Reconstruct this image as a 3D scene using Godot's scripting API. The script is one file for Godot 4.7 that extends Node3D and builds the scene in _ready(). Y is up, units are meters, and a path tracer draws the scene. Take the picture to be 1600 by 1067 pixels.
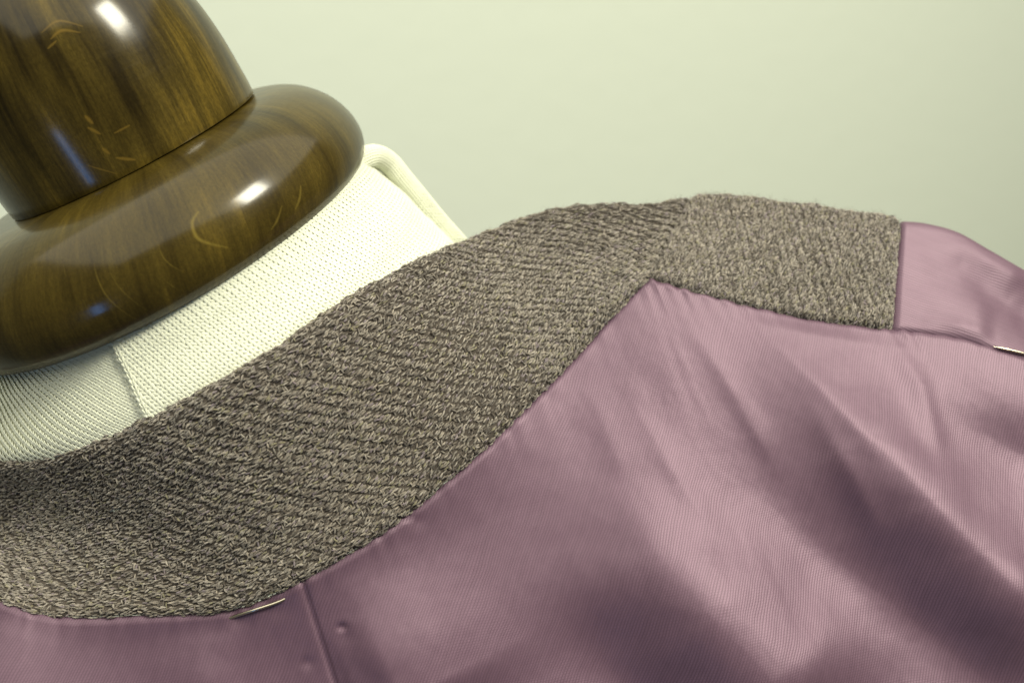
extends Node3D
# A dressmaker's form with a turned wooden neck cap, wearing a jacket inside out: tweed facings, satin lining, two pins.
# Units are metres; the lists below are cross-sections of the garment in millimetres, y up, the neck's axis at x = z = 0.

const BACK_NECK: Array = [
	-68.8, -20.2, 9.9, -55.7, -21.9, 23.6, -47.8, -23.1, 31.0, -35.6, -23.5, 41.6, -23.3, -22.7, 50.3, -9.6, -21.4, 56.0, 3.9, -21.5, 57.9, 15.8, -21.2, 57.0, 28.4, -22.9, 52.5, 42.7, -26.5, 44.4, 53.5, -30.4, 37.1, 65.3, -33.2, 34.5, 76.7, -36.0, 35.4, 89.5, -41.4, 39.2, 98.0, -45.4, 44.0, 104.8, -46.6, 45.0,
	-71.6, -24.4, 12.8, -59.5, -27.2, 26.0, -51.1, -29.3, 34.5, -38.3, -30.8, 44.9, -25.5, -31.3, 53.6, -12.0, -30.4, 59.1, 1.5, -30.4, 61.3, 13.7, -30.3, 60.6, 27.8, -31.5, 56.4, 43.7, -34.6, 48.0, 54.3, -37.1, 42.9, 66.1, -38.8, 40.3, 75.9, -40.7, 40.9, 86.4, -44.2, 44.0, 93.3, -47.1, 47.5, 98.9, -48.1, 48.0,
	-74.3, -28.4, 16.1, -62.9, -32.2, 29.3, -54.3, -35.4, 38.0, -41.1, -38.3, 47.6, -27.9, -40.3, 55.9, -14.6, -40.0, 61.1, -0.9, -40.1, 63.3, 11.8, -40.0, 62.9, 27.4, -40.7, 59.4, 44.5, -42.4, 52.6, 55.0, -43.6, 48.9, 66.6, -44.1, 46.6, 74.9, -44.9, 46.9, 83.3, -46.8, 48.9, 88.7, -48.7, 51.1, 93.0, -49.3, 51.1,
	-76.8, -32.2, 19.6, -66.0, -36.7, 33.5, -57.5, -41.4, 41.4, -44.0, -45.8, 50.3, -30.3, -49.4, 58.3, -17.3, -49.8, 63.1, -3.4, -50.1, 65.1, 9.8, -50.1, 64.9, 26.9, -49.8, 62.7, 45.2, -49.9, 57.6, 55.7, -49.9, 54.8, 67.1, -49.1, 52.8, 73.8, -49.0, 52.8, 80.3, -49.3, 53.6, 84.3, -50.2, 54.5, 87.2, -50.5, 54.3,
	-79.1, -35.8, 23.4, -68.7, -40.8, 38.2, -60.7, -47.4, 44.8, -46.7, -53.1, 53.5, -32.6, -58.4, 61.3, -19.9, -59.4, 65.9, -6.0, -59.9, 67.8, 7.7, -60.1, 67.6, 26.3, -58.8, 66.4, 45.8, -57.3, 62.7, 56.4, -56.1, 60.6, 67.6, -54.1, 58.6, 72.9, -53.1, 58.2, 77.7, -52.0, 57.6, 80.1, -51.8, 57.5, 81.7, -51.7, 57.2]
const FRONT_FACING: Array = [
	104.8, -46.6, 45.0, 113.2, -51.4, 51.2, 122.4, -57.6, 59.1, 132.0, -64.3, 66.2, 140.2, -70.7, 72.3,
	96.9, -48.5, 49.0, 104.4, -53.7, 55.0, 113.2, -60.2, 62.8, 122.8, -67.3, 70.1, 132.7, -74.7, 77.0,
	89.1, -50.1, 53.3, 95.7, -55.7, 58.9, 104.5, -62.9, 66.1, 114.1, -70.4, 73.6, 125.7, -78.6, 81.3,
	81.7, -51.7, 57.2, 87.5, -57.6, 62.6, 96.2, -65.7, 69.1, 106.0, -73.6, 76.7, 119.1, -82.5, 85.4]
const FRONT_LINING: Array = [
	140.6, -70.5, 72.0, 145.7, -73.7, 74.6, 150.8, -78.3, 78.5, 154.1, -84.2, 83.5, 157.6, -90.4, 88.2, 164.8, -101.4, 94.4, 171.6, -113.9, 103.9,
	132.9, -74.5, 76.8, 138.3, -78.0, 79.9, 143.7, -82.5, 83.9, 147.4, -87.8, 88.5, 151.8, -93.9, 93.0, 159.5, -103.9, 98.8, 165.5, -113.4, 108.2,
	125.8, -78.6, 81.3, 131.3, -82.1, 84.8, 136.9, -86.5, 89.0, 140.9, -91.2, 93.4, 145.7, -97.0, 97.9, 153.6, -105.7, 103.5, 159.4, -112.7, 112.6,
	119.0, -82.6, 85.5, 124.7, -86.2, 89.4, 130.4, -90.3, 94.0, 134.5, -94.4, 98.2, 139.8, -99.7, 102.8, 147.5, -106.8, 108.4, 154.0, -112.4, 116.4]
const BACK_LINING: Array = [
	-79.1, -35.8, 23.4, -68.7, -40.8, 38.2, -60.7, -47.4, 44.8, -46.7, -53.1, 53.5, -32.6, -58.4, 61.3, -25.3, -59.5, 64.4, -17.0, -59.3, 66.5, -6.0, -59.9, 67.8, 7.7, -60.1, 67.6, 26.3, -58.8, 66.4, 45.8, -57.3, 62.7, 56.4, -56.1, 60.6, 67.6, -54.1, 58.6, 72.9, -53.1, 58.2, 77.7, -52.0, 57.6, 80.1, -51.8, 57.5, 81.7, -51.7, 57.2, 83.1, -52.9, 58.5, 87.9, -57.3, 62.2, 96.6, -65.3, 68.8, 106.4, -73.2, 76.3, 119.6, -82.2, 85.1, 125.3, -85.8, 89.0, 131.1, -90.0, 93.6, 135.2, -94.1, 97.8, 140.5, -99.5, 102.4, 148.4, -106.8, 107.9, 154.9, -112.4, 115.8,
	-81.8, -39.9, 28.9, -71.7, -44.8, 41.5, -63.3, -51.0, 47.9, -49.4, -57.4, 55.6, -35.2, -63.3, 63.1, -27.6, -65.1, 66.2, -18.9, -66.0, 68.8, -8.1, -67.3, 70.7, 5.1, -68.6, 71.6, 23.2, -69.1, 72.1, 41.3, -68.6, 71.5, 51.0, -68.1, 71.0, 61.2, -67.1, 70.6, 66.2, -66.8, 70.6, 70.8, -66.4, 70.6, 73.3, -66.6, 70.8, 75.1, -66.7, 71.0, 76.9, -68.1, 72.1, 82.3, -72.4, 75.6, 91.2, -79.8, 82.0, 101.1, -87.1, 89.3, 113.2, -94.7, 98.1, 119.0, -97.9, 102.1, 124.9, -101.4, 106.3, 129.5, -104.5, 109.8, 134.3, -108.1, 114.1, 141.1, -112.3, 119.5, 150.2, -118.6, 124.6,
	-84.2, -43.7, 34.6, -74.5, -48.5, 45.1, -65.8, -54.4, 51.3, -52.0, -61.4, 58.2, -37.6, -68.0, 65.3, -29.9, -70.4, 68.5, -20.7, -72.3, 71.6, -10.2, -74.4, 74.2, 2.6, -76.5, 76.3, 20.0, -78.6, 78.4, 36.9, -79.6, 79.8, 46.0, -79.9, 80.5, 55.4, -80.0, 81.1, 60.3, -80.3, 81.5, 64.7, -80.6, 82.0, 67.4, -81.1, 82.5, 69.4, -81.6, 83.0, 71.5, -83.0, 84.2, 77.1, -87.1, 87.9, 86.2, -93.7, 94.2, 96.3, -100.3, 101.3, 108.2, -107.5, 109.3, 114.4, -110.6, 113.1, 120.3, -113.3, 117.2, 124.8, -115.1, 120.4, 129.8, -117.6, 124.0, 137.7, -121.2, 127.9, 147.8, -126.8, 131.6,
	-86.6, -47.4, 39.9, -77.1, -52.0, 48.8, -68.1, -57.6, 54.6, -54.4, -65.2, 61.1, -39.9, -72.4, 67.9, -32.0, -75.4, 71.3, -22.5, -78.3, 74.9, -12.3, -81.0, 78.1, 0.1, -84.0, 81.3, 16.9, -87.5, 85.1, 32.7, -90.1, 88.0, 41.2, -91.4, 89.5, 50.0, -92.5, 91.0, 54.6, -93.2, 91.9, 58.9, -94.0, 92.8, 61.6, -94.8, 93.7, 64.0, -95.6, 94.5, 66.3, -97.0, 95.8, 72.3, -100.9, 99.5, 81.6, -107.0, 105.6, 91.9, -113.3, 112.3, 103.6, -119.8, 119.8, 109.8, -122.6, 123.7, 116.0, -124.9, 127.4, 121.2, -126.3, 129.8, 127.0, -128.4, 132.4, 135.7, -131.3, 135.1, 146.1, -135.5, 138.0,
	-89.0, -51.1, 44.9, -79.7, -55.5, 52.3, -70.5, -60.9, 57.8, -56.7, -68.7, 64.1, -42.1, -76.5, 70.9, -34.1, -80.0, 74.4, -24.1, -83.9, 78.5, -14.3, -87.3, 82.2, -2.4, -91.1, 86.4, 13.8, -96.2, 91.6, 28.7, -100.4, 95.7, 36.7, -102.5, 98.0, 44.8, -104.4, 100.4, 49.2, -105.7, 101.7, 53.4, -106.9, 103.1, 56.2, -107.9, 104.2, 58.8, -109.0, 105.3, 61.4, -110.4, 106.7, 67.8, -114.2, 110.5, 77.2, -119.7, 116.4, 87.6, -125.1, 123.1, 98.7, -130.8, 130.2, 105.6, -133.9, 133.8, 112.4, -136.6, 136.8, 118.4, -137.9, 138.4, 124.7, -139.6, 140.2, 133.9, -141.3, 142.0, 144.4, -143.9, 144.3,
	-91.3, -54.6, 49.6, -82.2, -58.8, 55.8, -72.8, -64.0, 61.0, -58.9, -72.1, 67.3, -44.2, -80.3, 74.0, -36.0, -84.4, 77.7, -25.7, -89.2, 82.4, -16.2, -93.3, 86.6, -4.8, -98.2, 91.4, 10.8, -104.8, 97.7, 24.8, -110.5, 103.1, 32.4, -113.5, 106.0, 40.0, -116.3, 109.0, 44.2, -118.0, 110.8, 48.4, -119.7, 112.5, 51.3, -121.0, 113.8, 54.1, -122.3, 115.2, 56.9, -123.8, 116.7, 63.6, -127.2, 120.6, 73.1, -131.8, 126.6, 83.5, -136.6, 133.2, 94.8, -142.5, 139.4, 102.2, -146.0, 142.8, 109.5, -148.6, 145.4, 115.8, -149.4, 146.6, 122.4, -150.2, 147.8, 131.8, -150.7, 148.9, 142.5, -151.9, 150.6,
	-93.6, -58.1, 54.1, -84.5, -62.0, 59.4, -75.0, -67.0, 64.2, -61.0, -75.3, 70.5, -46.2, -83.9, 77.2, -37.9, -88.5, 81.2, -27.3, -94.2, 86.5, -18.1, -99.1, 91.0, -7.2, -105.0, 96.4, 7.9, -113.1, 103.8, 21.1, -120.4, 110.1, 28.2, -124.3, 113.6, 35.4, -128.3, 117.1, 39.5, -130.5, 119.1, 43.6, -132.7, 121.2, 46.7, -134.1, 122.8, 49.7, -135.5, 124.5, 52.7, -136.8, 126.2, 59.6, -139.7, 130.4, 69.4, -143.7, 136.2, 80.2, -148.7, 142.3, 91.4, -154.3, 148.1, 99.0, -157.7, 151.5, 106.4, -160.0, 153.9, 113.1, -160.0, 154.7, 119.8, -160.1, 155.5, 129.4, -159.3, 155.9, 140.4, -159.2, 156.9]
const FOLDS: Array = [
	[Vector2(75.6, 77.3), Vector2(74.9, 91.4), Vector2(75.2, 108.2), Vector2(80.3, 124.3), Vector2(88.0, 143.2), Vector2(93.2, 157.6)],
	[7.00, 15.0, 17.0],
	[Vector2(109.6, 65.4), Vector2(115.0, 75.9), Vector2(120.4, 90.9), Vector2(124.7, 105.2), Vector2(129.9, 121.5), Vector2(133.7, 133.8), Vector2(140.2, 150.3), Vector2(146.9, 166.4)],
	[6.50, 13.0, 12.0],
	[Vector2(117.3, 84.3), Vector2(117.6, 93.9), Vector2(118.2, 106.1), Vector2(119.2, 118.1), Vector2(119.6, 126.9)],
	[0.70, 2.8, 2.8],
	[Vector2(141.4, 84.1), Vector2(142.5, 90.9), Vector2(142.4, 100.1), Vector2(139.5, 109.9), Vector2(137.2, 117.5)],
	[0.70, 3.0, 2.6],
	[Vector2(143.2, 99.6), Vector2(146.6, 109.9), Vector2(156.0, 120.2), Vector2(167.8, 129.8), Vector2(181.3, 141.1)],
	[-2.60, 9.0, 9.0],
	[Vector2(93.5, 87.7), Vector2(98.6, 102.9), Vector2(108.6, 122.3), Vector2(120.9, 143.9), Vector2(130.0, 160.6), Vector2(137.8, 177.4)],
	[-3.00, 11.0, 10.0],
	[Vector2(51.3, 103.2), Vector2(54.5, 112.6), Vector2(58.5, 123.4), Vector2(61.8, 135.1), Vector2(63.5, 147.1)],
	[-2.60, 11.0, 10.0],
	[Vector2(19.7, 85.9), Vector2(19.7, 97.0), Vector2(20.5, 110.7), Vector2(21.2, 123.5)],
	[3.60, 7.0, 19.0],
	[Vector2(100.8, 58.6), Vector2(101.8, 67.0), Vector2(103.8, 81.6), Vector2(105.0, 95.5), Vector2(106.8, 107.7)],
	[0.45, 2.2, 3.0],
	[Vector2(114.4, 68.9), Vector2(118.6, 83.3), Vector2(122.1, 98.3), Vector2(125.4, 112.7)],
	[0.40, 2.4, 3.0],
	[Vector2(84.1, 68.9), Vector2(83.9, 82.2), Vector2(85.7, 98.8), Vector2(88.9, 111.3)],
	[0.35, 2.5, 3.5],
	[Vector2(11.5, 93.3), Vector2(12.5, 100.6), Vector2(12.9, 110.0), Vector2(12.9, 117.5)],
	[0.40, 1.8, 3.0],
	[Vector2(-12.8, 83.2), Vector2(-13.1, 91.1), Vector2(-13.5, 100.0), Vector2(-13.1, 107.5)],
	[1.80, 9.0, 9.0],
	[Vector2(-46.2, 66.2), Vector2(-48.9, 73.9), Vector2(-50.9, 80.3), Vector2(-53.1, 89.8)],
	[1.50, 9.0, 9.0],
	[Vector2(75.7, 67.6), Vector2(76.2, 77.5), Vector2(75.8, 87.5), Vector2(75.8, 94.6)],
	[0.50, 3.0, 5.0],
]
const DENTS: Array = [Vector4(14.5, 97.1, -0.55, 0.8), Vector4(14.5, 99.0, -0.20, 1.6), Vector4(5.8, 101.0, -0.30, 1.2), Vector4(33.7, 82.6, -0.50, 0.9), Vector4(34.7, 84.1, -0.30, 1.6), Vector4(-3.5, 88.0, -0.40, 1.6), Vector4(4.2, 88.7, -0.50, 2.2)]
const SHOULDER_FOLDS: Array = [
	[Vector2(156.0, 72.0), Vector2(165.3, 80.0), Vector2(172.5, 91.3), Vector2(181.1, 106.1)],
	[-1.70, 6.5, 5.5],
	[Vector2(160.9, 69.7), Vector2(171.4, 76.4), Vector2(180.7, 91.2)],
	[0.90, 4.0, 4.0],
	[Vector2(149.6, 77.0), Vector2(158.2, 85.5), Vector2(165.0, 96.3)],
	[0.50, 6.0, 6.0],
	[Vector2(147.8, 86.0), Vector2(157.3, 92.3), Vector2(163.7, 98.1)],
	[0.50, 2.5, 2.5],
]
const CORD: Array = [Vector3(37.2, -6.5, 16.4), Vector3(42.7, -5.7, 14.7), Vector3(48.1, -7.0, 10.9), Vector3(51.1, -10.5, 9.2), Vector3(52.2, -15.6, 9.7), Vector3(53.3, -21.2, 10.5), Vector3(54.7, -29.2, 12.2), Vector3(56.5, -37.3, 13.8), Vector3(58.5, -48.3, 15.4)]
const PIN_A: Array = [[Vector3(-37.6, -60.1, 60.7), -2.40], [Vector3(-34.0, -60.0, 61.7), -0.90], [Vector3(-31.8, -60.0, 62.4), 0.20], [Vector3(-27.3, -60.5, 64.1), 0.75], [Vector3(-22.8, -61.0, 65.8), 0.20], [Vector3(-20.1, -61.2, 66.6), -1.50]]
const PIN_B: Array = [[Vector3(134.1, -93.5, 97.3), 0.60], [Vector3(138.8, -97.5, 100.8), 1.00], [Vector3(145.6, -103.6, 105.0), 1.10], [Vector3(152.3, -109.9, 111.5), 1.10]]
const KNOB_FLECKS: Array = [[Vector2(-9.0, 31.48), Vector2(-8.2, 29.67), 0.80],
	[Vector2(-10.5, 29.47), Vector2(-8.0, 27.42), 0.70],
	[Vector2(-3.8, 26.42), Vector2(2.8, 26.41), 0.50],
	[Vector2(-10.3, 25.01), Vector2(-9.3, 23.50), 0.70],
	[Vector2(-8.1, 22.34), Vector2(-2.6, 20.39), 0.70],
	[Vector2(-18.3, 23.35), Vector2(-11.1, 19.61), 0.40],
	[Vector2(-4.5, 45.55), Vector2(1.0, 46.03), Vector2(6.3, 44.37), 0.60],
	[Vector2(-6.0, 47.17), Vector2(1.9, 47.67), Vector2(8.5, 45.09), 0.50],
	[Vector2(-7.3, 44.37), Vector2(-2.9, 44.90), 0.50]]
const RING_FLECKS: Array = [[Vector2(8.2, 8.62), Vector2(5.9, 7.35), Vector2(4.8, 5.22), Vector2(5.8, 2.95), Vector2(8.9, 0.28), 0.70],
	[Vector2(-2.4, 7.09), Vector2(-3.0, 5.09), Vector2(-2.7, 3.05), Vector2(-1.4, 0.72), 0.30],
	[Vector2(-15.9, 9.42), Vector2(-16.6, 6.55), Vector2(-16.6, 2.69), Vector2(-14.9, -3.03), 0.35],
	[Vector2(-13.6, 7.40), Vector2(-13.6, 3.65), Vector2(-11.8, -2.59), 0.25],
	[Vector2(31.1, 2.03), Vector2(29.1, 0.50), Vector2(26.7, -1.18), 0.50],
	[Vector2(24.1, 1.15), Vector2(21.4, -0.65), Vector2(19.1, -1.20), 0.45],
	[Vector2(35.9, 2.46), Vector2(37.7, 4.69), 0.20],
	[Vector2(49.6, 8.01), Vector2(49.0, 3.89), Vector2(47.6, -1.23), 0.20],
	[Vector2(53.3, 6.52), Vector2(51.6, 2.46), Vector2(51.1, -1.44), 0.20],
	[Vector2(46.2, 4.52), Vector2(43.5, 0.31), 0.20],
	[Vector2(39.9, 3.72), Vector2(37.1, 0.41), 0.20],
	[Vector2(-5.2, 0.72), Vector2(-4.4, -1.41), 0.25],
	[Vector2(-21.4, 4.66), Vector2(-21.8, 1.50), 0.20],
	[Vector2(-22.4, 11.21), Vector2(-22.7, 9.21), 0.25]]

const MM := 0.001
var rng := RandomNumberGenerator.new()
var noise := FastNoiseLite.new()


func tag(o: Node, label := "", category := "", kind := "") -> void:
	if label:
		o.set_meta("label", label)
	if category:
		o.set_meta("category", category)
	if kind:
		o.set_meta("kind", kind)


func root_of(called: String) -> Node3D:
	var o := Node3D.new()
	o.name = called
	add_child(o, true)
	return o


func show_mesh(called: String, mesh: Mesh, material: Material, parent: Node) -> MeshInstance3D:
	var o := MeshInstance3D.new()
	o.name = called
	o.mesh = mesh
	o.material_override = material
	parent.add_child(o, true)
	return o


func scatter(called: String, mesh: Mesh, material: Material, parent: Node, where: Array, tints: Array) -> MultiMeshInstance3D:
	var m := MultiMesh.new()
	m.transform_format = MultiMesh.TRANSFORM_3D
	m.use_colors = true
	m.mesh = mesh
	m.instance_count = where.size()
	for i in where.size():
		m.set_instance_transform(i, where[i])
		m.set_instance_color(i, tints[i])
	var o := MultiMeshInstance3D.new()
	o.name = called
	o.multimesh = m
	o.material_override = material
	o.set_meta("kind", "stuff")
	parent.add_child(o, true)
	return o


# ---------------------------------------------------------------- surfaces

func grid_normals(pos: PackedVector3Array, w: int, h: int, outward: Vector3) -> PackedVector3Array:
	var nrm := PackedVector3Array()
	nrm.resize(w * h)
	var sum := Vector3.ZERO
	for j in h:
		for i in w:
			var du := pos[j * w + mini(i + 1, w - 1)] - pos[j * w + maxi(i - 1, 0)]
			var dv := pos[mini(j + 1, h - 1) * w + i] - pos[maxi(j - 1, 0) * w + i]
			var n := du.cross(dv).normalized()
			nrm[j * w + i] = n
			sum += n
	if sum.dot(outward) < 0.0:
		for k in nrm.size():
			nrm[k] = -nrm[k]
	return nrm


func grid_mesh(pos: PackedVector3Array, nrm: PackedVector3Array, uv: PackedVector2Array, w: int, h: int, i0 := 0, i1 := -1) -> ArrayMesh:
	if i1 < 0:
		i1 = w - 1
	var ww := i1 - i0 + 1
	var p := PackedVector3Array()
	var n := PackedVector3Array()
	var t := PackedVector2Array()
	for j in h:
		for i in range(i0, i1 + 1):
			p.append(pos[j * w + i])
			n.append(nrm[j * w + i])
			t.append(uv[j * w + i])
	var index := PackedInt32Array()
	for j in h - 1:
		for i in ww - 1:
			var a := j * ww + i
			var b := a + 1
			var c := a + ww
			var d := c + 1
			if (p[b] - p[a]).cross(p[c] - p[a]).dot(n[a] + n[d]) > 0.0:
				index.append_array([a, c, b, b, c, d])
			else:
				index.append_array([a, b, c, b, d, c])
	var arrays := []
	arrays.resize(Mesh.ARRAY_MAX)
	arrays[Mesh.ARRAY_VERTEX] = p
	arrays[Mesh.ARRAY_NORMAL] = n
	arrays[Mesh.ARRAY_TEX_UV] = t
	arrays[Mesh.ARRAY_INDEX] = index
	var m := ArrayMesh.new()
	m.add_surface_from_arrays(Mesh.PRIMITIVE_TRIANGLES, arrays)
	return m


func at_mm(list: Array, k: int) -> Vector3:
	return Vector3(list[3 * k], list[3 * k + 1], list[3 * k + 2]) * MM


func spline(pts: Array, x: float) -> Vector3:
	var n := pts.size()
	var i := clampi(int(x), 0, n - 2)
	var w := x - i
	var a: Vector3 = pts[i]
	var b: Vector3 = pts[i + 1]
	var before: Vector3 = pts[i - 1] if i > 0 else 2.0 * a - b
	var after: Vector3 = pts[i + 2] if i + 2 < n else 2.0 * b - a
	return a.cubic_interpolate(b, before, after, w)


# A smooth sheet through a net of points: per = samples between two columns, h rows of samples.
# roll > 0 turns its first edge over with that radius and brings it down inside by tail.
func sheet(list: Array, cols: int, per: int, h: int, roll: float, tail: float) -> Dictionary:
	var rows := list.size() / 3 / cols
	var w := (cols - 1) * per + 1
	var lines := []
	for r in rows:
		var ctrl := []
		for c in cols:
			ctrl.append(at_mm(list, r * cols + c))
		var line := PackedVector3Array()
		for i in w:
			line.append(spline(ctrl, float(i) / per))
		lines.append(line)
	var extra := 26 if roll > 0.0 else 0
	var hh := h + extra
	var pos := PackedVector3Array()
	pos.resize(w * hh)
	var deep := PackedFloat32Array()   # length down the column from the first edge, negative on the turned-over part
	deep.resize(w * hh)
	for i in w:
		var ctrl := []
		for r in rows:
			ctrl.append(lines[r][i])
		for j in h:
			var p := spline(ctrl, float(j) / (h - 1) * (rows - 1))
			pos[(j + extra) * w + i] = p
			deep[(j + extra) * w + i] = 0.0 if j == 0 else deep[(j + extra - 1) * w + i] + p.distance_to(pos[(j + extra - 1) * w + i])
	if extra:
		for i in w:
			var k := extra * w + i
			var up := (pos[k] - pos[k + 3 * w]).normalized()
			var side := (pos[extra * w + mini(i + 4, w - 1)] - pos[extra * w + maxi(i - 4, 0)]).normalized()
			var out := side.cross(up).normalized()
			if out.dot(Vector3(-0.2, 0.3, 0.9)) < 0.0:
				out = -out
			for j in extra:
				var e := extra - j
				var p: Vector3
				if e <= 18:
					var a := PI * e / 18.0
					p = pos[k] + up * sin(a) * roll - out * (1.0 - cos(a)) * roll
					deep[j * w + i] = -a * roll
				else:
					p = pos[k] - out * 2.0 * roll - up * tail * (e - 18) / 8.0
					deep[j * w + i] = -PI * roll - tail * (e - 18) / 8.0
				pos[j * w + i] = p
	return {"pos": pos, "deep": deep, "w": w, "h": hh, "edge": extra, "per": per}


func along(g: Dictionary) -> PackedFloat32Array:   # length along the sheet's middle row
	var out := PackedFloat32Array([0.0])
	var row: int = (g.h + g.edge) / 2
	for i in range(1, g.w):
		out.append(out[i - 1] + g.pos[row * g.w + i].distance_to(g.pos[row * g.w + i - 1]))
	return out


const ACROSS := Vector3(0.9165, 0.0, 0.4)
const DOWN := Vector3(-0.2028, -0.862, 0.4647)

func fold_height(q: Vector2, folds: Array) -> float:   # q in millimetres on the cloth; result in millimetres
	var sum := 0.0
	for k in range(0, folds.size(), 2):
		var pts: Array = folds[k]
		var how: Array = folds[k + 1]
		var n := pts.size() - 1
		var total := 0.0
		var where := 0.0
		var off := 0.0
		var nearest := 1e9
		for s in n:   # distance and place along the fold, blended over its pieces so that bends stay smooth
			var a: Vector2 = pts[s]
			var ab: Vector2 = pts[s + 1] - a
			var t := (q - a).dot(ab) / ab.length_squared()
			var tc := clampf(t, 0.0, 1.0)
			var d := (q - a - ab * tc).length_squared()
			nearest = minf(nearest, d)
			var w := 1.0 / pow(d + 0.5, 3.0)
			total += w
			off += w * sqrt(d) * signf(ab.cross(q - a))
		if nearest > pow(4.0 * maxf(how[1], how[2]), 2.0):
			continue
		var chord: Vector2 = pts[n] - pts[0]
		where = (q - pts[0]).dot(chord) / chord.length_squared()
		off /= total
		var width: float = how[1] if off > 0.0 else how[2]
		var fade := smoothstep(0.0, 0.6, where) * (1.0 - smoothstep(0.75, 1.0, where))
		if fade > 0.0:
			sum += how[0] * fade * exp(-pow(absf(off) / width, 1.7))
	return sum


func edge_dip(d: float, reach: float, depth: float) -> float:
	if d > reach:
		return 0.0
	var x := 1.0 - maxf(d, 0.0) / reach
	return -depth * x * x


# ---------------------------------------------------------------- small shapes

func tube_into(st: SurfaceTool, pts: Array, radii: Array, sides: int, tint := Color.WHITE) -> void:
	var rings := []
	var normals := []
	var ref := Vector3(0.31, 0.95, 0.11)
	for i in pts.size():
		var dir: Vector3 = (pts[mini(i + 1, pts.size() - 1)] - pts[maxi(i - 1, 0)]).normalized()
		if absf(dir.dot(ref)) > 0.95:
			ref = Vector3(0.95, 0.1, 0.3)
		var x := dir.cross(ref).normalized()
		var y := dir.cross(x).normalized()
		ref = -y if ref.dot(y) < 0.0 else y
		ref = x.cross(dir)
		var ring := []
		var nn := []
		for k in sides:
			var a := TAU * k / sides
			var n := x * cos(a) + y * sin(a)
			ring.append(pts[i] + n * radii[i])
			nn.append(n)
		rings.append(ring)
		normals.append(nn)
	st.set_color(tint)
	for i in pts.size() - 1:
		for k in sides:
			var k2 := (k + 1) % sides
			for v in [[i, k], [i + 1, k], [i, k2], [i, k2], [i + 1, k], [i + 1, k2]]:
				st.set_normal(normals[v[0]][v[1]])
				st.add_vertex(rings[v[0]][v[1]])


func tube(pts: Array, radii: Array, sides: int) -> ArrayMesh:
	var st := SurfaceTool.new()
	st.begin(Mesh.PRIMITIVE_TRIANGLES)
	tube_into(st, pts, radii, sides)
	return fix_winding(st.commit())


func fix_winding(m: ArrayMesh) -> ArrayMesh:
	var a := m.surface_get_arrays(0)
	var p: PackedVector3Array = a[Mesh.ARRAY_VERTEX]
	var n: PackedVector3Array = a[Mesh.ARRAY_NORMAL]
	var index := PackedInt32Array()
	for i in range(0, p.size(), 3):
		if (p[i + 1] - p[i]).cross(p[i + 2] - p[i]).dot(n[i] + n[i + 1] + n[i + 2]) > 0.0:
			index.append_array([i, i + 2, i + 1])
		else:
			index.append_array([i, i + 1, i + 2])
	a[Mesh.ARRAY_INDEX] = index
	var out := ArrayMesh.new()
	out.add_surface_from_arrays(Mesh.PRIMITIVE_TRIANGLES, a)
	return out


func yarn_float(seed_of: int) -> ArrayMesh:   # a float of wool one unit long along x, its strands twisted together, arched along z
	var r := RandomNumberGenerator.new()
	r.seed = seed_of
	var st := SurfaceTool.new()
	st.begin(Mesh.PRIMITIVE_TRIANGLES)
	var strands := 4
	for s in strands:
		var pts := []
		var radii := []
		var ph := TAU * s / strands + r.randf() * 0.7
		for i in 8:
			var t := i / 7.0
			var fat := pow(sin(PI * clampf(t, 0.03, 0.97)), 0.55)
			var a := ph + t * 3.6
			pts.append(Vector3(t - 0.5, cos(a) * 0.24 * fat, sin(a) * 0.24 * fat + 0.75 * (1.0 - pow(2.0 * t - 1.0, 2.0)) - 0.5))
			radii.append(0.30 * fat * r.randf_range(0.8, 1.15) + 0.01)
		var g := r.randf_range(0.75, 1.2)
		tube_into(st, pts, radii, 5, Color(g * r.randf_range(0.96, 1.04), g, g * r.randf_range(0.9, 1.08)))
	return fix_winding(st.commit())


func knit_stitch(upper: float) -> ArrayMesh:   # one V of a knitted stitch in a unit cell, legs meeting low at the middle
	var st := SurfaceTool.new()
	st.begin(Mesh.PRIMITIVE_TRIANGLES)
	for s in [-1.0, 1.0]:
		var pts := [Vector3(s * 0.46, 0.75, -0.25), Vector3(s * 0.44, 0.5, 0.02), Vector3(s * 0.34, 0.15, upper), Vector3(s * 0.2, -0.2, upper), Vector3(s * 0.08, -0.5, 0.02), Vector3(s * 0.05, -0.7, -0.25)]
		tube_into(st, pts, [0.12, 0.19, 0.22, 0.22, 0.19, 0.12], 6)
	return fix_winding(st.commit())


func hair_mesh() -> ArrayMesh:
	var pts := []
	var radii := []
	for i in 6:
		var t := i / 5.0
		pts.append(Vector3(t, 0.18 * sin(t * 3.0), 0.5 * t - 0.35 * t * t))
		radii.append(0.016 * (1.0 - 0.7 * t))
	return tube(pts, radii, 3)


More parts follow.
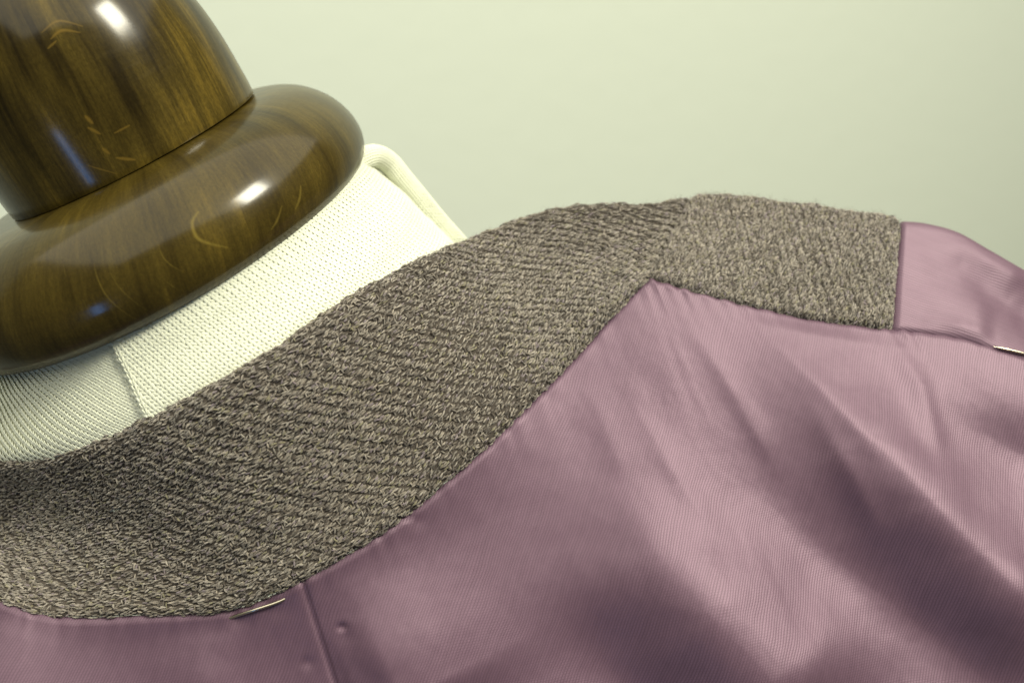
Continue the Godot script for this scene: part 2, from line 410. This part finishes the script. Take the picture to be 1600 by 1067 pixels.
func lathe(profile: PackedVector2Array, segs: int, a0: float, a1: float, v_by_y := false) -> ArrayMesh:
	var w := segs + 1
	var h := profile.size()
	var length := PackedFloat32Array([0.0])
	for j in range(1, h):
		length.append(length[j - 1] + profile[j].distance_to(profile[j - 1]))
	var pos := PackedVector3Array()
	var nrm := PackedVector3Array()
	var uv := PackedVector2Array()
	for j in h:
		var d := (profile[mini(j + 1, h - 1)] - profile[maxi(j - 1, 0)]).normalized()
		var n2 := Vector2(d.y, -d.x)
		for i in w:
			var a := lerpf(a0, a1, float(i) / segs)
			pos.append(Vector3(sin(a) * profile[j].x, profile[j].y, cos(a) * profile[j].x))
			nrm.append(Vector3(sin(a) * n2.x, n2.y, cos(a) * n2.x))
			var v := (profile[j].y - profile[0].y) / (profile[h - 1].y - profile[0].y) if v_by_y else length[j] / length[h - 1]
			uv.append(Vector2(a / TAU + 0.5, v))
	return grid_mesh(pos, nrm, uv, w, h)


# ---------------------------------------------------------------- materials

func plain(c: Color, rough: float) -> StandardMaterial3D:   # c is a linear, real-world colour
	var m := StandardMaterial3D.new()
	m.albedo_color = c.linear_to_srgb()
	m.roughness = rough
	return m


func yarn_material(c: Color, rough: float, sheen: float) -> StandardMaterial3D:
	var m := plain(c, rough)
	m.vertex_color_use_as_albedo = true
	m.metallic_specular = 0.3
	if sheen > 0.0:
		m.rim_enabled = true
		m.rim = sheen
		m.rim_tint = 0.5
	return m


func dab_line(im: Image, pts: Array, size: Vector2, c: Color, strength: float) -> void:   # pts in pixels; size = half widths in pixels
	var n := pts.size() - 1
	for s in n:
		var a: Vector2 = pts[s]
		var b: Vector2 = pts[s + 1]
		var steps := int((b - a).length() * 1.5) + 1
		for k in steps:
			var t := float(k) / steps
			var before: Vector2 = pts[maxi(s - 1, 0)]
			var after: Vector2 = pts[mini(s + 2, n)]
			var q := a.cubic_interpolate(b, before, after, t)
			var f := (s + t) / n
			var thin := 0.35 + 0.65 * sin(PI * f)
			var rx := size.x * thin
			var ry := size.y * thin
			for y in range(int(q.y - ry - 1), int(q.y + ry + 2)):
				for x in range(int(q.x - rx - 1), int(q.x + rx + 2)):
					if x < 0 or y < 0 or x >= im.get_width() or y >= im.get_height():
						continue
					var e := Vector2((x - q.x) / maxf(rx, 0.6), (y - q.y) / maxf(ry, 0.6)).length()
					if e < 1.0:
						im.set_pixel(x, y, im.get_pixel(x, y).lerp(c, strength * (1.0 - e) * 0.5))


func wood_image(w: int, h: int, mm_wide: float, mm_high: float, seed_of: int, slant: float, contrast: float) -> Image:
	var broad := FastNoiseLite.new()
	broad.seed = seed_of
	broad.frequency = 1.0
	broad.fractal_octaves = 3
	var fine := FastNoiseLite.new()
	fine.seed = seed_of + 7
	fine.frequency = 1.0
	fine.fractal_octaves = 2
	var im := Image.create_empty(w, h, false, Image.FORMAT_RGB8)
	var dark := Color(0.016, 0.0105, 0.0018)
	var mid := Color(0.064, 0.045, 0.0080)
	var amber := Color(0.165, 0.110, 0.016)
	for y in h:
		var ym := (1.0 - float(y) / h) * mm_high
		for x in w:
			var xm := float(x) / w * mm_wide
			var xs := xm + slant * ym
			var b := broad.get_noise_2d(xs * 0.10, ym * 0.022)           # broad bands of stain that run with the grain
			var g := fine.get_noise_2d(xs * 0.75, ym * 0.055)             # grain
			var p := fine.get_noise_2d(xs * 2.6 + 60.0, ym * 0.16)        # pores
			var k := 0.44 + contrast * (0.75 * b + 0.26 * g)
			var c := dark.lerp(mid, clampf(k * 1.5, 0.0, 1.0)).lerp(amber, clampf((k - 0.62) * 1.5, 0.0, 0.8))
			c = c * (1.0 + 0.30 * p + 0.22 * fine.get_noise_2d(xs * 1.7 + 9.0, ym * 0.9))
			if p > 0.34:
				c = c * 0.72
			c.a = 1.0
			im.set_pixel(x, y, Color(maxf(c.r, 0.0), maxf(c.g, 0.0), maxf(c.b, 0.0)).linear_to_srgb())
	return im


func lacquer(im: Image, bumps: float) -> StandardMaterial3D:
	var m := StandardMaterial3D.new()
	m.albedo_texture = ImageTexture.create_from_image(im)
	m.roughness = 0.42
	m.metallic_specular = 0.15
	m.clearcoat_enabled = true
	m.clearcoat = 0.55
	m.clearcoat_roughness = 0.16
	var n := FastNoiseLite.new()
	n.frequency = 0.035
	n.fractal_octaves = 3
	var t := NoiseTexture2D.new()
	t.width = 512
	t.height = 512
	t.seamless = true
	t.noise = n
	m.heightmap_enabled = true
	m.heightmap_texture = t
	m.heightmap_scale = bumps
	m.heightmap_deep_parallax = false
	return m


func twill_images() -> Array:   # [height, colour] of a tile with 16 ridges; the ridges run along the tile's v axis
	var s := 512
	var high := Image.create_empty(s, s, false, Image.FORMAT_RGB8)
	var tone := Image.create_empty(s, s, false, Image.FORMAT_RGB8)
	var r := RandomNumberGenerator.new()
	r.seed = 5
	var shade := []
	for k in 16:
		shade.append(r.randf_range(0.985, 1.015))
	for y in s:
		for x in s:
			var u := x / float(s) * 16.0
			var v := y / float(s) * 16.0
			var ridge := int(u)
			var f := u - ridge
			var across := pow(sin(PI * f), 0.8)
			var step_ := fposmod(v * 1.0 + ridge * 0.5 + f * 0.35, 1.0)
			var bead := pow(sin(PI * step_), 0.5)
			var z := across * (0.6 + 0.4 * bead)
			high.set_pixel(x, y, Color(z, z, z))
			var t: float = shade[ridge] * (0.84 + 0.16 * z)
			tone.set_pixel(x, y, Color(t, t, t))
	return [ImageTexture.create_from_image(high), ImageTexture.create_from_image(tone)]


func satin(images: Array) -> StandardMaterial3D:
	var m := StandardMaterial3D.new()
	m.albedo_color = Color(0.134, 0.076, 0.116).linear_to_srgb()
	m.albedo_texture = images[1]
	m.roughness = 0.52
	m.metallic = 0.3
	m.metallic_specular = 0.5
	m.anisotropy_enabled = true
	m.anisotropy = 0.3
	m.rim_enabled = true
	m.rim = 0.08
	m.rim_tint = 0.6
	m.heightmap_enabled = true
	m.heightmap_texture = images[0]
	m.heightmap_scale = 0.0032
	m.heightmap_deep_parallax = false
	return m


# ---------------------------------------------------------------- the cloth's yarns

const WOOL := [[0.31, 0.275, 0.235], [0.215, 0.188, 0.158], [0.14, 0.118, 0.098], [0.072, 0.058, 0.047], [0.21, 0.19, 0.12], [0.19, 0.155, 0.17]]
const SHARE := [0.20, 0.50, 0.74, 0.90, 0.95, 1.0]

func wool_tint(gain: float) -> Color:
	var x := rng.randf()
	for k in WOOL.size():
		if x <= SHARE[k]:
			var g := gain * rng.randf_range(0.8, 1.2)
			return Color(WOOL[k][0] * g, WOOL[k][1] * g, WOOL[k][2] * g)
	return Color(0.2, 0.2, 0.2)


# Floats of wool laid over a sheet: rows turned by angle (radians) from the sheet's length.
func weave(g: Dictionary, called: String, parent: Node, angle: float, lean: float, ribs: float, material: Material) -> void:
	var w: int = g.w
	var h: int = g.h
	var s := along(g)
	var ca := cos(angle)
	var sa := sin(angle)
	var pu := 0.00040
	var pv := 0.00047
	var found := [{}]
	for j in h:
		for i in w:
			var t: float = g.deep[j * w + i]
			if t < -0.011:
				continue
			var u := (s[i] * ca + t * sa) / pu
			var v := (-s[i] * sa + t * ca) / pv
			for layer in 1:
				var vv := v + 0.5 * layer
				var row := roundi(vv)
				var uu := u + 0.5 * (row & 1) + 0.3 * layer
				var col := roundi(uu)
				var d := Vector2((uu - col) * pu, (vv - row) * pv).length_squared()
				var key := Vector2i(col, row)
				if d < 1.2e-7 and (not found[layer].has(key) or d < found[layer][key][0]):
					found[layer][key] = [d, i, j]
	var where := [[], [], []]
	var tints := [[], [], []]
	for layer in 1:
		for key in found[layer]:
			var i: int = found[layer][key][1]
			var j: int = found[layer][key][2]
			var p: Vector3 = g.pos[j * w + i]
			var n: Vector3 = g.nrm[j * w + i]
			var ds: Vector3 = (g.pos[j * w + mini(i + 1, w - 1)] - g.pos[j * w + maxi(i - 1, 0)]).normalized()
			ds = (ds - n * ds.dot(n)).normalized()
			var dt: Vector3 = n.cross(ds)
			var down: Vector3 = g.pos[mini(j + 1, h - 1) * w + i] - g.pos[maxi(j - 1, 0) * w + i]
			if dt.dot(down) < 0.0:
				dt = -dt
			var rib: int = posmod(key.y, 4)
			if rib == 3 and rng.randf() < 0.25 * ribs:
				continue
			#   # three rows of floats make one rib; the third lies in the furrow
			var turn := angle + (lean if rib < 3 else lean * 0.4) + rng.randfn(0.0, 0.22)
			if rng.randf() < 0.09:
				turn = angle - lean + rng.randfn(0.0, 0.3)
			var x := ds * cos(turn) + dt * sin(turn)
			var y := n.cross(x)
			var jitter := ds * rng.randfn(0.0, 0.00014) + dt * rng.randfn(0.0, 0.00014)
			var long := rng.randf_range(0.0008, 0.00125)
			var fat := rng.randf_range(0.00026, 0.00038)
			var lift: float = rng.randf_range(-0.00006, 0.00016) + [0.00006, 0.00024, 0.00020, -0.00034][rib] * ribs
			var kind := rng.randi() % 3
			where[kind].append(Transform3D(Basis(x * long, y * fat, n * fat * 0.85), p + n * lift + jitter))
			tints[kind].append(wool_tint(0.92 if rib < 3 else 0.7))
	for kind in 3:
		scatter(called, yarn_float(20 + kind), material, parent, where[kind], tints[kind])


func fuzz(g: Dictionary, called: String, parent: Node, count: int, material: Material) -> void:
	var where := []
	var tints := []
	var hair := hair_mesh()
	var w: int = g.w
	for k in count:
		var j := rng.randi_range(4, g.h - 2)
		if rng.randf() < 0.35:
			j = rng.randi_range(6, g.edge + 4)
		var i := rng.randi_range(1, w - 2)
		var n: Vector3 = g.nrm[j * w + i]
		var x := (n.cross(Vector3(rng.randfn(), rng.randfn(), rng.randfn())).normalized() + n * rng.randf_range(0.0, 0.8)).normalized()
		var y := n.cross(x).normalized()
		var z := x.cross(y)
		var l := rng.randf_range(0.0006, 0.0017)
		where.append(Transform3D(Basis(x * l, y * l, z * l), g.pos[j * w + i] + n * 0.0004))
		var c := rng.randf_range(0.12, 0.28)
		tints.append(Color(c, c * 0.93, c * 0.82))
	scatter(called, hair, material, parent, where, tints)


# ---------------------------------------------------------------- the neck of the form

func neck_radius(y: float) -> float:   # y in metres
	var table := [[8.0, 45.6], [0.0, 46.2], [-6.0, 47.0], [-10.0, 48.3], [-20.0, 52.3], [-36.0, 57.4], [-50.0, 61.5], [-70.0, 67.0]]
	var m := y / MM
	for k in table.size() - 1:
		if m >= table[k + 1][0]:
			var t: float = clampf((table[k][0] - m) / (table[k][0] - table[k + 1][0]), 0.0, 1.0)
			return lerpf(table[k][1], table[k + 1][1], t * t * (3.0 - 2.0 * t) * 0.35 + t * 0.65) * MM
	return 0.067


func neck_at(a: float, y: float) -> float:   # the neck is wider on the side away from the lamp
	return neck_radius(y) * (1.0 + 0.30 * smoothstep(0.55, 1.8, -a) * smoothstep(-0.3, 1.0, (0.0 - y) / 0.022) * (1.0 - 0.85 * smoothstep(0.019, 0.030, -y)))


func neck_panel(form: Node3D, a0: float, a1: float, proud: float, stitch_turn: float, cell: Vector2, base: Material, yarn: Material, seam_at: float) -> void:
	var segs := int(absf(a1 - a0) / 0.012)
	var h := 80
	var w := segs + 1
	var pos := PackedVector3Array()
	var uv := PackedVector2Array()
	for j in h:
		var y := lerpf(0.008, -0.06, float(j) / (h - 1))
		for i in w:
			var a := lerpf(a0, a1, float(i) / segs)
			var d := absf(a - seam_at) * 0.05
			var r := neck_at(a, y) + proud * exp(-d / 0.006) + edge_dip(d, 0.0009, 0.0013) - 0.0004
			pos.append(Vector3(sin(a) * r, y, cos(a) * r))
			uv.append(Vector2(a, y))
	var nrm := grid_normals(pos, w, h, Vector3(sin((a0 + a1) / 2), 0, cos((a0 + a1) / 2)))
	var panel := show_mesh("knit_cover_panel", grid_mesh(pos, nrm, uv, w, h), base, form)
	var where := []
	var tints := []
	var ca := cos(stitch_turn)
	var sa := sin(stitch_turn)
	for iy in range(-135, 135):
		for ix in range(-135, 135):
			var p := Vector2(ix + 0.0 * iy, iy) * cell
			var s := p.x * ca - p.y * sa           # along the neck
			var l := p.x * sa + p.y * ca           # up the neck
			var y := l - 0.022
			var a := seam_at + s / 0.051
			for again in 3:
				a = seam_at + s / neck_at(seam_at + (a - seam_at) * 0.65, -0.03)
			if y > 0.004 or y < -0.056 or a < minf(a0, a1) + 0.006 or a > maxf(a0, a1) - 0.006:
				continue
			var d := absf(a - seam_at) * 0.05
			var r := neck_at(a, y) + proud * exp(-d / 0.006) + edge_dip(d, 0.0009, 0.0013)
			var slope := (neck_radius(y - 0.002) - neck_radius(y + 0.002)) / 0.004
			var out := Vector3(sin(a), slope, cos(a)).normalized()
			var side := Vector3(cos(a), 0.0, -sin(a))
			var up := out.cross(side)
			var x := side * ca + up * sa
			var yy := -side * sa + up * ca
			var g := rng.randf_range(0.94, 1.04)
			var wide := maxf(r / 0.052, 1.0)
			where.append(Transform3D(Basis(x * cell.x * wide * 0.95, yy * cell.y * 1.35 * wide, out * cell.x * 0.32), Vector3(sin(a) * r, y, cos(a) * r) + side * rng.randfn(0.0, 0.00004)))
			tints.append(Color(g, g, g))
	var away := 1.0 if a1 > seam_at + 0.1 else -1.0   # a row of stitches closes the panel along the seam
	for k in 56:
		var y := 0.004 - k * 0.00112
		var a := seam_at + away * 0.00075 / 0.051
		var r := neck_at(a, y) + proud * 0.9
		var out := Vector3(sin(a), 0.35, cos(a)).normalized()
		var side := Vector3(cos(a), 0.0, -sin(a))
		where.append(Transform3D(Basis(side * 0.0010, out.cross(side) * 0.00125, out * 0.0006), Vector3(sin(a) * r, y, cos(a) * r)))
		tints.append(Color(0.97, 0.97, 0.97))
	scatter("knit_stitches", knit_stitch(0.34), yarn, panel, where, tints)


func _ready() -> void:
	rng.seed = 11
	noise.seed = 3
	noise.frequency = 1.0
	noise.fractal_octaves = 3

	# ------------------------------------------------ camera, surroundings, lamps
	var cam := Camera3D.new()
	cam.name = "camera"
	add_child(cam)
	cam.transform = Transform3D(Basis(Vector3(0.80979, -0.40021, 0.42903), Vector3(0.53670, 0.80072, -0.26609), Vector3(-0.23704, 0.44574, 0.86321)), Vector3(0.00000, 0.04020, 0.22400))
	cam.fov = 41.721
	var optics := CameraAttributesPhysical.new()   # the blur of a small camera held close
	optics.frustum_focal_length = 31.49
	optics.frustum_near = 0.01
	optics.frustum_far = 10.0
	optics.frustum_focus_distance = 0.183
	optics.exposure_aperture = 11.0
	cam.attributes = optics
	cam.near = 0.01
	cam.far = 10.0
	cam.current = true

	var around := WorldEnvironment.new()
	around.name = "surroundings"
	var env := Environment.new()
	env.background_mode = Environment.BG_COLOR
	env.background_color = Color(0.12, 0.117, 0.085).linear_to_srgb()
	env.tonemap_mode = Environment.TONE_MAPPER_LINEAR
	env.tonemap_exposure = 1.0
	env.sdfgi_enabled = true
	env.ssao_enabled = true
	env.ssil_enabled = true
	around.environment = env
	add_child(around)

	# a lamp with a square shade to the right of the camera, a small bluish window to the left
	var lamp := AreaLight3D.new()
	lamp.name = "room_lamp"
	lamp.area_size = Vector2(0.30, 0.30)
	lamp.light_color = Color(1.0, 0.98, 0.89)
	lamp.light_energy = 2.0
	lamp.shadow_enabled = true
	add_child(lamp)
	lamp.look_at_from_position(Vector3(0.84, 0.62, 0.76), Vector3(0.03, -0.02, 0.03))
	var window := AreaLight3D.new()
	window.name = "window_light"
	window.area_size = Vector2(0.08, 0.25)
	window.light_color = Color(0.36, 0.66, 1.0)
	window.light_energy = 0.055
	window.shadow_enabled = true
	add_child(window)
	window.look_at_from_position(Vector3(-0.72, -0.06, 0.74), Vector3(0.0, 0.02, 0.03))

	var ceiling := AreaLight3D.new()
	ceiling.name = "ceiling_lamp"
	ceiling.area_size = Vector2(4.0, 4.0)
	ceiling.light_color = Color(1.0, 0.98, 0.90)
	ceiling.light_energy = 12.0
	ceiling.shadow_enabled = true
	add_child(ceiling)
	ceiling.look_at_from_position(Vector3(0.75, 1.40, 0.05), Vector3(0.40, 0.0, 0.05), Vector3(0, 0, 1))

	# ------------------------------------------------ the wall behind
	var wall_noise := FastNoiseLite.new()
	wall_noise.frequency = 0.02
	wall_noise.fractal_octaves = 4
	var wall_bump := NoiseTexture2D.new()
	wall_bump.width = 512
	wall_bump.height = 512
	wall_bump.seamless = true
	wall_bump.noise = wall_noise
	var paint := plain(Color(0.625, 0.685, 0.61), 0.75)
	paint.heightmap_enabled = true
	paint.heightmap_texture = wall_bump
	paint.heightmap_scale = 0.02
	paint.heightmap_deep_parallax = false
	paint.uv1_triplanar = true
	paint.uv1_scale = Vector3(3, 3, 3)
	var wall_box := BoxMesh.new()
	wall_box.size = Vector3(4.0, 3.0, 0.1)
	var wall := show_mesh("wall", wall_box, paint, self)
	wall.position = Vector3(0.3, -0.2, -0.55)
	tag(wall, "plain pale cream wall behind the dress form", "wall", "structure")

	# ------------------------------------------------ the dress form
	var form := root_of("dress_form")
	form.position = Vector3.ZERO
	tag(form, "dress form with glossy dark wooden neck cap and cream knit cover", "dress form")

	var knob_profile := PackedVector2Array()
	var kp := [Vector3(26.0, 17.8, 0), Vector3(29.0, 18.0, 0), Vector3(29.75, 18.7, 0), Vector3(29.9, 24.0, 0), Vector3(29.8, 32.0, 0), Vector3(28.9, 40.0, 0), Vector3(26.9, 48.0, 0), Vector3(23.4, 55.0, 0), Vector3(18.0, 61.0, 0), Vector3(10.0, 65.0, 0), Vector3(0.0, 66.5, 0)]
	for i in 101:
		var q := spline(kp, i / 10.0)
		knob_profile.append(Vector2(maxf(q.x, 0.0), q.y) * MM)
	var im := wood_image(2048, 512, 187.0, 48.1, 4, 0.10, 0.85)
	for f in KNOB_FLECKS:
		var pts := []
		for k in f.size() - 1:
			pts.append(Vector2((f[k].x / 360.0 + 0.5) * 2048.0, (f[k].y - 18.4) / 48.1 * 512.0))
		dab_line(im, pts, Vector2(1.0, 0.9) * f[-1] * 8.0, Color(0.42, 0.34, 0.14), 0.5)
	var knob := show_mesh("neck_knob", lathe(knob_profile, 160, -PI, PI, true), lacquer(im, 0.006), form)
	knob.position = Vector3(0.0022, 0.0, 0.0)

	var ring_profile := PackedVector2Array()
	var rp := [Vector3(32.0, -6.2, 0), Vector3(42.0, -6.3, 0), Vector3(46.4, -5.7, 0), Vector3(49.0, -3.3, 0), Vector3(50.0, 0.8, 0), Vector3(49.2, 5.6, 0), Vector3(46.8, 10.2, 0), Vector3(42.8, 14.2, 0), Vector3(38.0, 16.6, 0), Vector3(33.0, 17.6, 0), Vector3(29.0, 17.9, 0), Vector3(24.0, 18.0, 0)]
	for i in 111:
		var q := spline(rp, i / 10.0)
		ring_profile.append(Vector2(q.x * 1.04, q.y) * MM)
	var lengths := PackedFloat32Array([0.0])
	for i in range(1, ring_profile.size()):
		lengths.append(lengths[i - 1] + ring_profile[i].distance_to(ring_profile[i - 1]))
	var total := lengths[-1]
	var rim := wood_image(2048, 256, 314.0, total / MM, 23, 0.25, 0.55)
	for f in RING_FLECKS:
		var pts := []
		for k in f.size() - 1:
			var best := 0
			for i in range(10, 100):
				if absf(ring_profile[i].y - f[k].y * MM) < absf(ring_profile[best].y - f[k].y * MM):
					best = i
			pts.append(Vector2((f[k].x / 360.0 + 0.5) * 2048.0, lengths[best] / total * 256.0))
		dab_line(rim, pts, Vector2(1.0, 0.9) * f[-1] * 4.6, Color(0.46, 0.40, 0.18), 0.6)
	var ring_wood := lacquer(rim, 0.006)
	var ring := show_mesh("neck_ring", lathe(ring_profile, 220, -PI, PI), ring_wood, form)
	ring.position = Vector3(-0.0020, 0.0, -0.0012)

	var knit_base := plain(Color(0.72, 0.74, 0.61), 0.9)
	var knit_yarn := yarn_material(Color(0.72, 0.745, 0.62), 0.85, 0.2)
	var seam := deg_to_rad(-27.5)
	neck_panel(form, seam, deg_to_rad(150.0), 0.0007, deg_to_rad(27.0), Vector2(0.0016, 0.00098), knit_base, knit_yarn, seam)
	neck_panel(form, deg_to_rad(-200.0), seam, -0.0004, deg_to_rad(48.0), Vector2(0.00125, 0.00082), knit_base, knit_yarn, seam)

	# the piping cord that comes out from under the ring
	var cord_pts := []
	var ctrl := []
	for q in CORD:
		ctrl.append(q * MM)
	for i in 8 * 16 + 1:
		cord_pts.append(spline(ctrl, i / 16.0))
	var cord_r := []
	for q in cord_pts:
		cord_r.append(0.0025)
	var cord := show_mesh("piping_cord", tube(cord_pts, cord_r, 20), knit_base, form)
	var cw := []
	var ct := []
	for i in range(1, cord_pts.size() - 1):
		var dir: Vector3 = (cord_pts[i + 1] - cord_pts[i - 1]).normalized()
		var a0 := dir.cross(Vector3(0, 0, 1)).normalized()
		var b0 := dir.cross(a0)
		for k in 13:
			var a := TAU * (k + 0.5 * (i & 1)) / 13.0
			var n := a0 * cos(a) + b0 * sin(a)
			var side := dir.cross(n)
			cw.append(Transform3D(Basis(side * 0.00112, dir * 0.00105, n * 0.0009), cord_pts[i] + n * 0.0024))
			var g := rng.randf_range(0.93, 1.04)
			ct.append(Color(g, g, g))
	scatter("knit_stitches", knit_stitch(0.3), knit_yarn, cord, cw, ct)

	# ------------------------------------------------ the jacket, inside out
	var jacket := root_of("jacket")
	tag(jacket, "jacket worn inside out, grey brown tweed facings and mauve satin lining", "jacket")
	var wool_base := plain(Color(0.055, 0.045, 0.037), 0.95)
	var wool := yarn_material(Color(1, 1, 1), 0.9, 1.0)
	var hair := yarn_material(Color(1, 1, 1), 0.9, 0.0)
	var twill := twill_images()
	var lining := satin(twill)

	# tweed: the back neck facing and the front facing that meets it on the shoulder
	for piece in 2:
		var g := sheet(BACK_NECK, 16, 24, 110, 0.0020, 0.004) if piece == 0 else sheet(FRONT_FACING, 5, 46, 110, 0.0035, 0.02)
		var w: int = g.w
		g.nrm = grid_normals(g.pos, w, g.h, Vector3(0.1, 0.3, 0.9))
		var s := along(g)
		var pos: PackedVector3Array = g.pos.duplicate()
		for j in g.h:
			for i in w:
				var k: int = j * w + i
				var d_bottom: float = g.deep[(g.h - 1) * w + i] - g.deep[k]
				var d_seam: float = s[w - 1] - s[i] if piece == 0 else minf(s[i], s[w - 1] - s[i])
				var down: float = clampf(g.deep[k] / (g.deep[k] + d_bottom), 0.0, 1.0)
				var sag := -0.0078 * sin(PI * down) * (1.0 - smoothstep(0.015, 0.085, s[i])) if piece == 0 else 0.0
				var lump := sag + 0.0006 * noise.get_noise_3dv(pos[k] * 90.0) + 0.0003 * noise.get_noise_3dv(pos[k] * 260.0)
				pos[k] += g.nrm[k] * (edge_dip(d_bottom, 0.0016, 0.0011) + edge_dip(d_seam, 0.0024, 0.0014) + lump + 0.0006)
		g.pos = pos
		g.nrm = grid_normals(pos, w, g.h, Vector3(0.1, 0.3, 0.9))
		var uv := PackedVector2Array()
		uv.resize(pos.size())
		var part := show_mesh("back_neck_facing" if piece == 0 else "front_facing", grid_mesh(pos, g.nrm, uv, w, g.h), wool_base, jacket)
		weave(g, "wool_yarns", part, deg_to_rad(38.0) if piece == 0 else deg_to_rad(60.0), deg_to_rad(-48.0) if piece == 0 else deg_to_rad(48.0), 1.0 if piece == 0 else 0.45, wool)
		fuzz(g, "wool_fuzz", part, 5000 if piece == 0 else 2200, hair)

	var cloth := PackedVector3Array()
	var cloth_out := PackedVector3Array()
	# satin: the back in two panels that meet in the centre seam, and the front panel at the shoulder
	for piece in 2:
		var g := sheet(BACK_LINING, 28, 18, 330, 0.0, 0.0) if piece == 0 else sheet(FRONT_LINING, 7, 30, 120, 0.0035, 0.02)
		var w: int = g.w
		g.nrm = grid_normals(g.pos, w, g.h, Vector3(0.1, 0.3, 0.9))
		var s := along(g)
		var pos: PackedVector3Array = g.pos.duplicate()
		var uv := PackedVector2Array()
		uv.resize(pos.size())
		var turn := deg_to_rad(-40.0) if piece == 0 else deg_to_rad(47.0)
		var seam_i := 6 * 18
		for j in g.h:
			for i in w:
				var k: int = j * w + i
				var p := pos[k]
				var q := Vector2(p.dot(ACROSS), p.dot(DOWN))
				var z := 0.0
				if piece == 0:
					z = fold_height(q / MM, FOLDS) * 1.25 * MM * smoothstep(0.0, 0.006, g.deep[k])
					for d in DENTS:
						var e: float = (q / MM - Vector2(d.x, d.y)).length() / d.w
						if e < 3.0:
							z += d.z * MM * exp(-e * e)
					var d_seam: float = absf(p.distance_to(pos[j * w + seam_i]))
					z += edge_dip(g.deep[k], 0.0018, 0.0007)
					z += 0.00028 * sin(s[i] * 1400.0 + 3.0 * noise.get_noise_2d(s[i] * 120.0, 1.0)) * exp(-g.deep[k] / 0.0028) * (0.5 + noise.get_noise_2d(s[i] * 60.0, 7.0))
					z += edge_dip(d_seam, 0.0010, 0.0006)
					z += 0.0003 * smoothstep(0.0, 0.006, g.deep[k]) * noise.get_noise_2d(q.x * 30.0, q.y * 16.0) + 0.00006 * noise.get_noise_2d(q.x * 150.0 + 9.0, q.y * 110.0)
				else:
					var fade: float = smoothstep(-0.002, 0.004, g.deep[k])
					z = fold_height(q / MM, SHOULDER_FOLDS) * 1.0 * MM * fade * smoothstep(0.0, 0.004, g.deep[(g.h - 1) * w + i] - g.deep[k])
					z += edge_dip(s[i], 0.0016, 0.0010) + edge_dip(g.deep[(g.h - 1) * w + i] - g.deep[k], 0.0018, 0.0008)
					z += 0.0003 * noise.get_noise_2d(q.x * 40.0 + 5.0, q.y * 40.0) * fade
				pos[k] = p + g.nrm[k] * z
				uv[k] = (q + Vector2(noise.get_noise_2d(q.x * 45.0, q.y * 45.0 + 3.0), noise.get_noise_2d(q.x * 45.0 + 8.0, q.y * 45.0)) * 0.0007).rotated(turn) / 0.0088
		g.nrm = grid_normals(pos, w, g.h, Vector3(0.1, 0.3, 0.9))
		if piece == 0:
			show_mesh("back_lining_panel", grid_mesh(pos, g.nrm, uv, w, g.h, 0, seam_i), lining, jacket)
			show_mesh("back_lining_panel", grid_mesh(pos, g.nrm, uv, w, g.h, seam_i, w - 1), lining, jacket)
			cloth = pos
			cloth_out = g.nrm
		else:
			show_mesh("front_lining_panel", grid_mesh(pos, g.nrm, uv, w, g.h), lining, jacket)

	# ------------------------------------------------ two dressmaker's pins
	var steel := plain(Color(0.55, 0.50, 0.40), 0.28)
	steel.metallic = 1.0
	for which in 2:
		var list: Array = PIN_A if which == 0 else PIN_B
		var pin := root_of("dressmaker_pin")
		var c := []
		for q in list:
			var p: Vector3 = q[0] * MM
			var near := 0
			for k in cloth.size():
				if cloth[k].distance_squared_to(p) < cloth[near].distance_squared_to(p):
					near = k
			c.append(p + cloth_out[near] * ((cloth[near] - p).dot(cloth_out[near]) + q[1] * MM))
		var first: Vector3 = c[0]
		pin.position = first
		for k in c.size():
			c[k] -= first
		var pts := []
		var radii := []
		for i in 41:
			var x := i / 40.0
			pts.append(spline(c, x * (c.size() - 1)))
			var from_tip := x if which == 1 else 1.0 - x
			radii.append(0.00032 * clampf(0.12 + from_tip * 9.0, 0.0, 1.0))
		show_mesh("shaft", tube(pts, radii, 10), steel, pin)
		var ball := SphereMesh.new()
		ball.radius = 0.0008
		ball.height = 0.0012
		ball.radial_segments = 16
		ball.rings = 8
		var head := show_mesh("head", ball, steel, pin)
		head.position = pts[40] if which == 1 else pts[0]
		tag(pin, "steel pin through the satin just below the back neck facing" if which == 0 else "steel pin along the shoulder seam of the satin at the right edge", "pin")
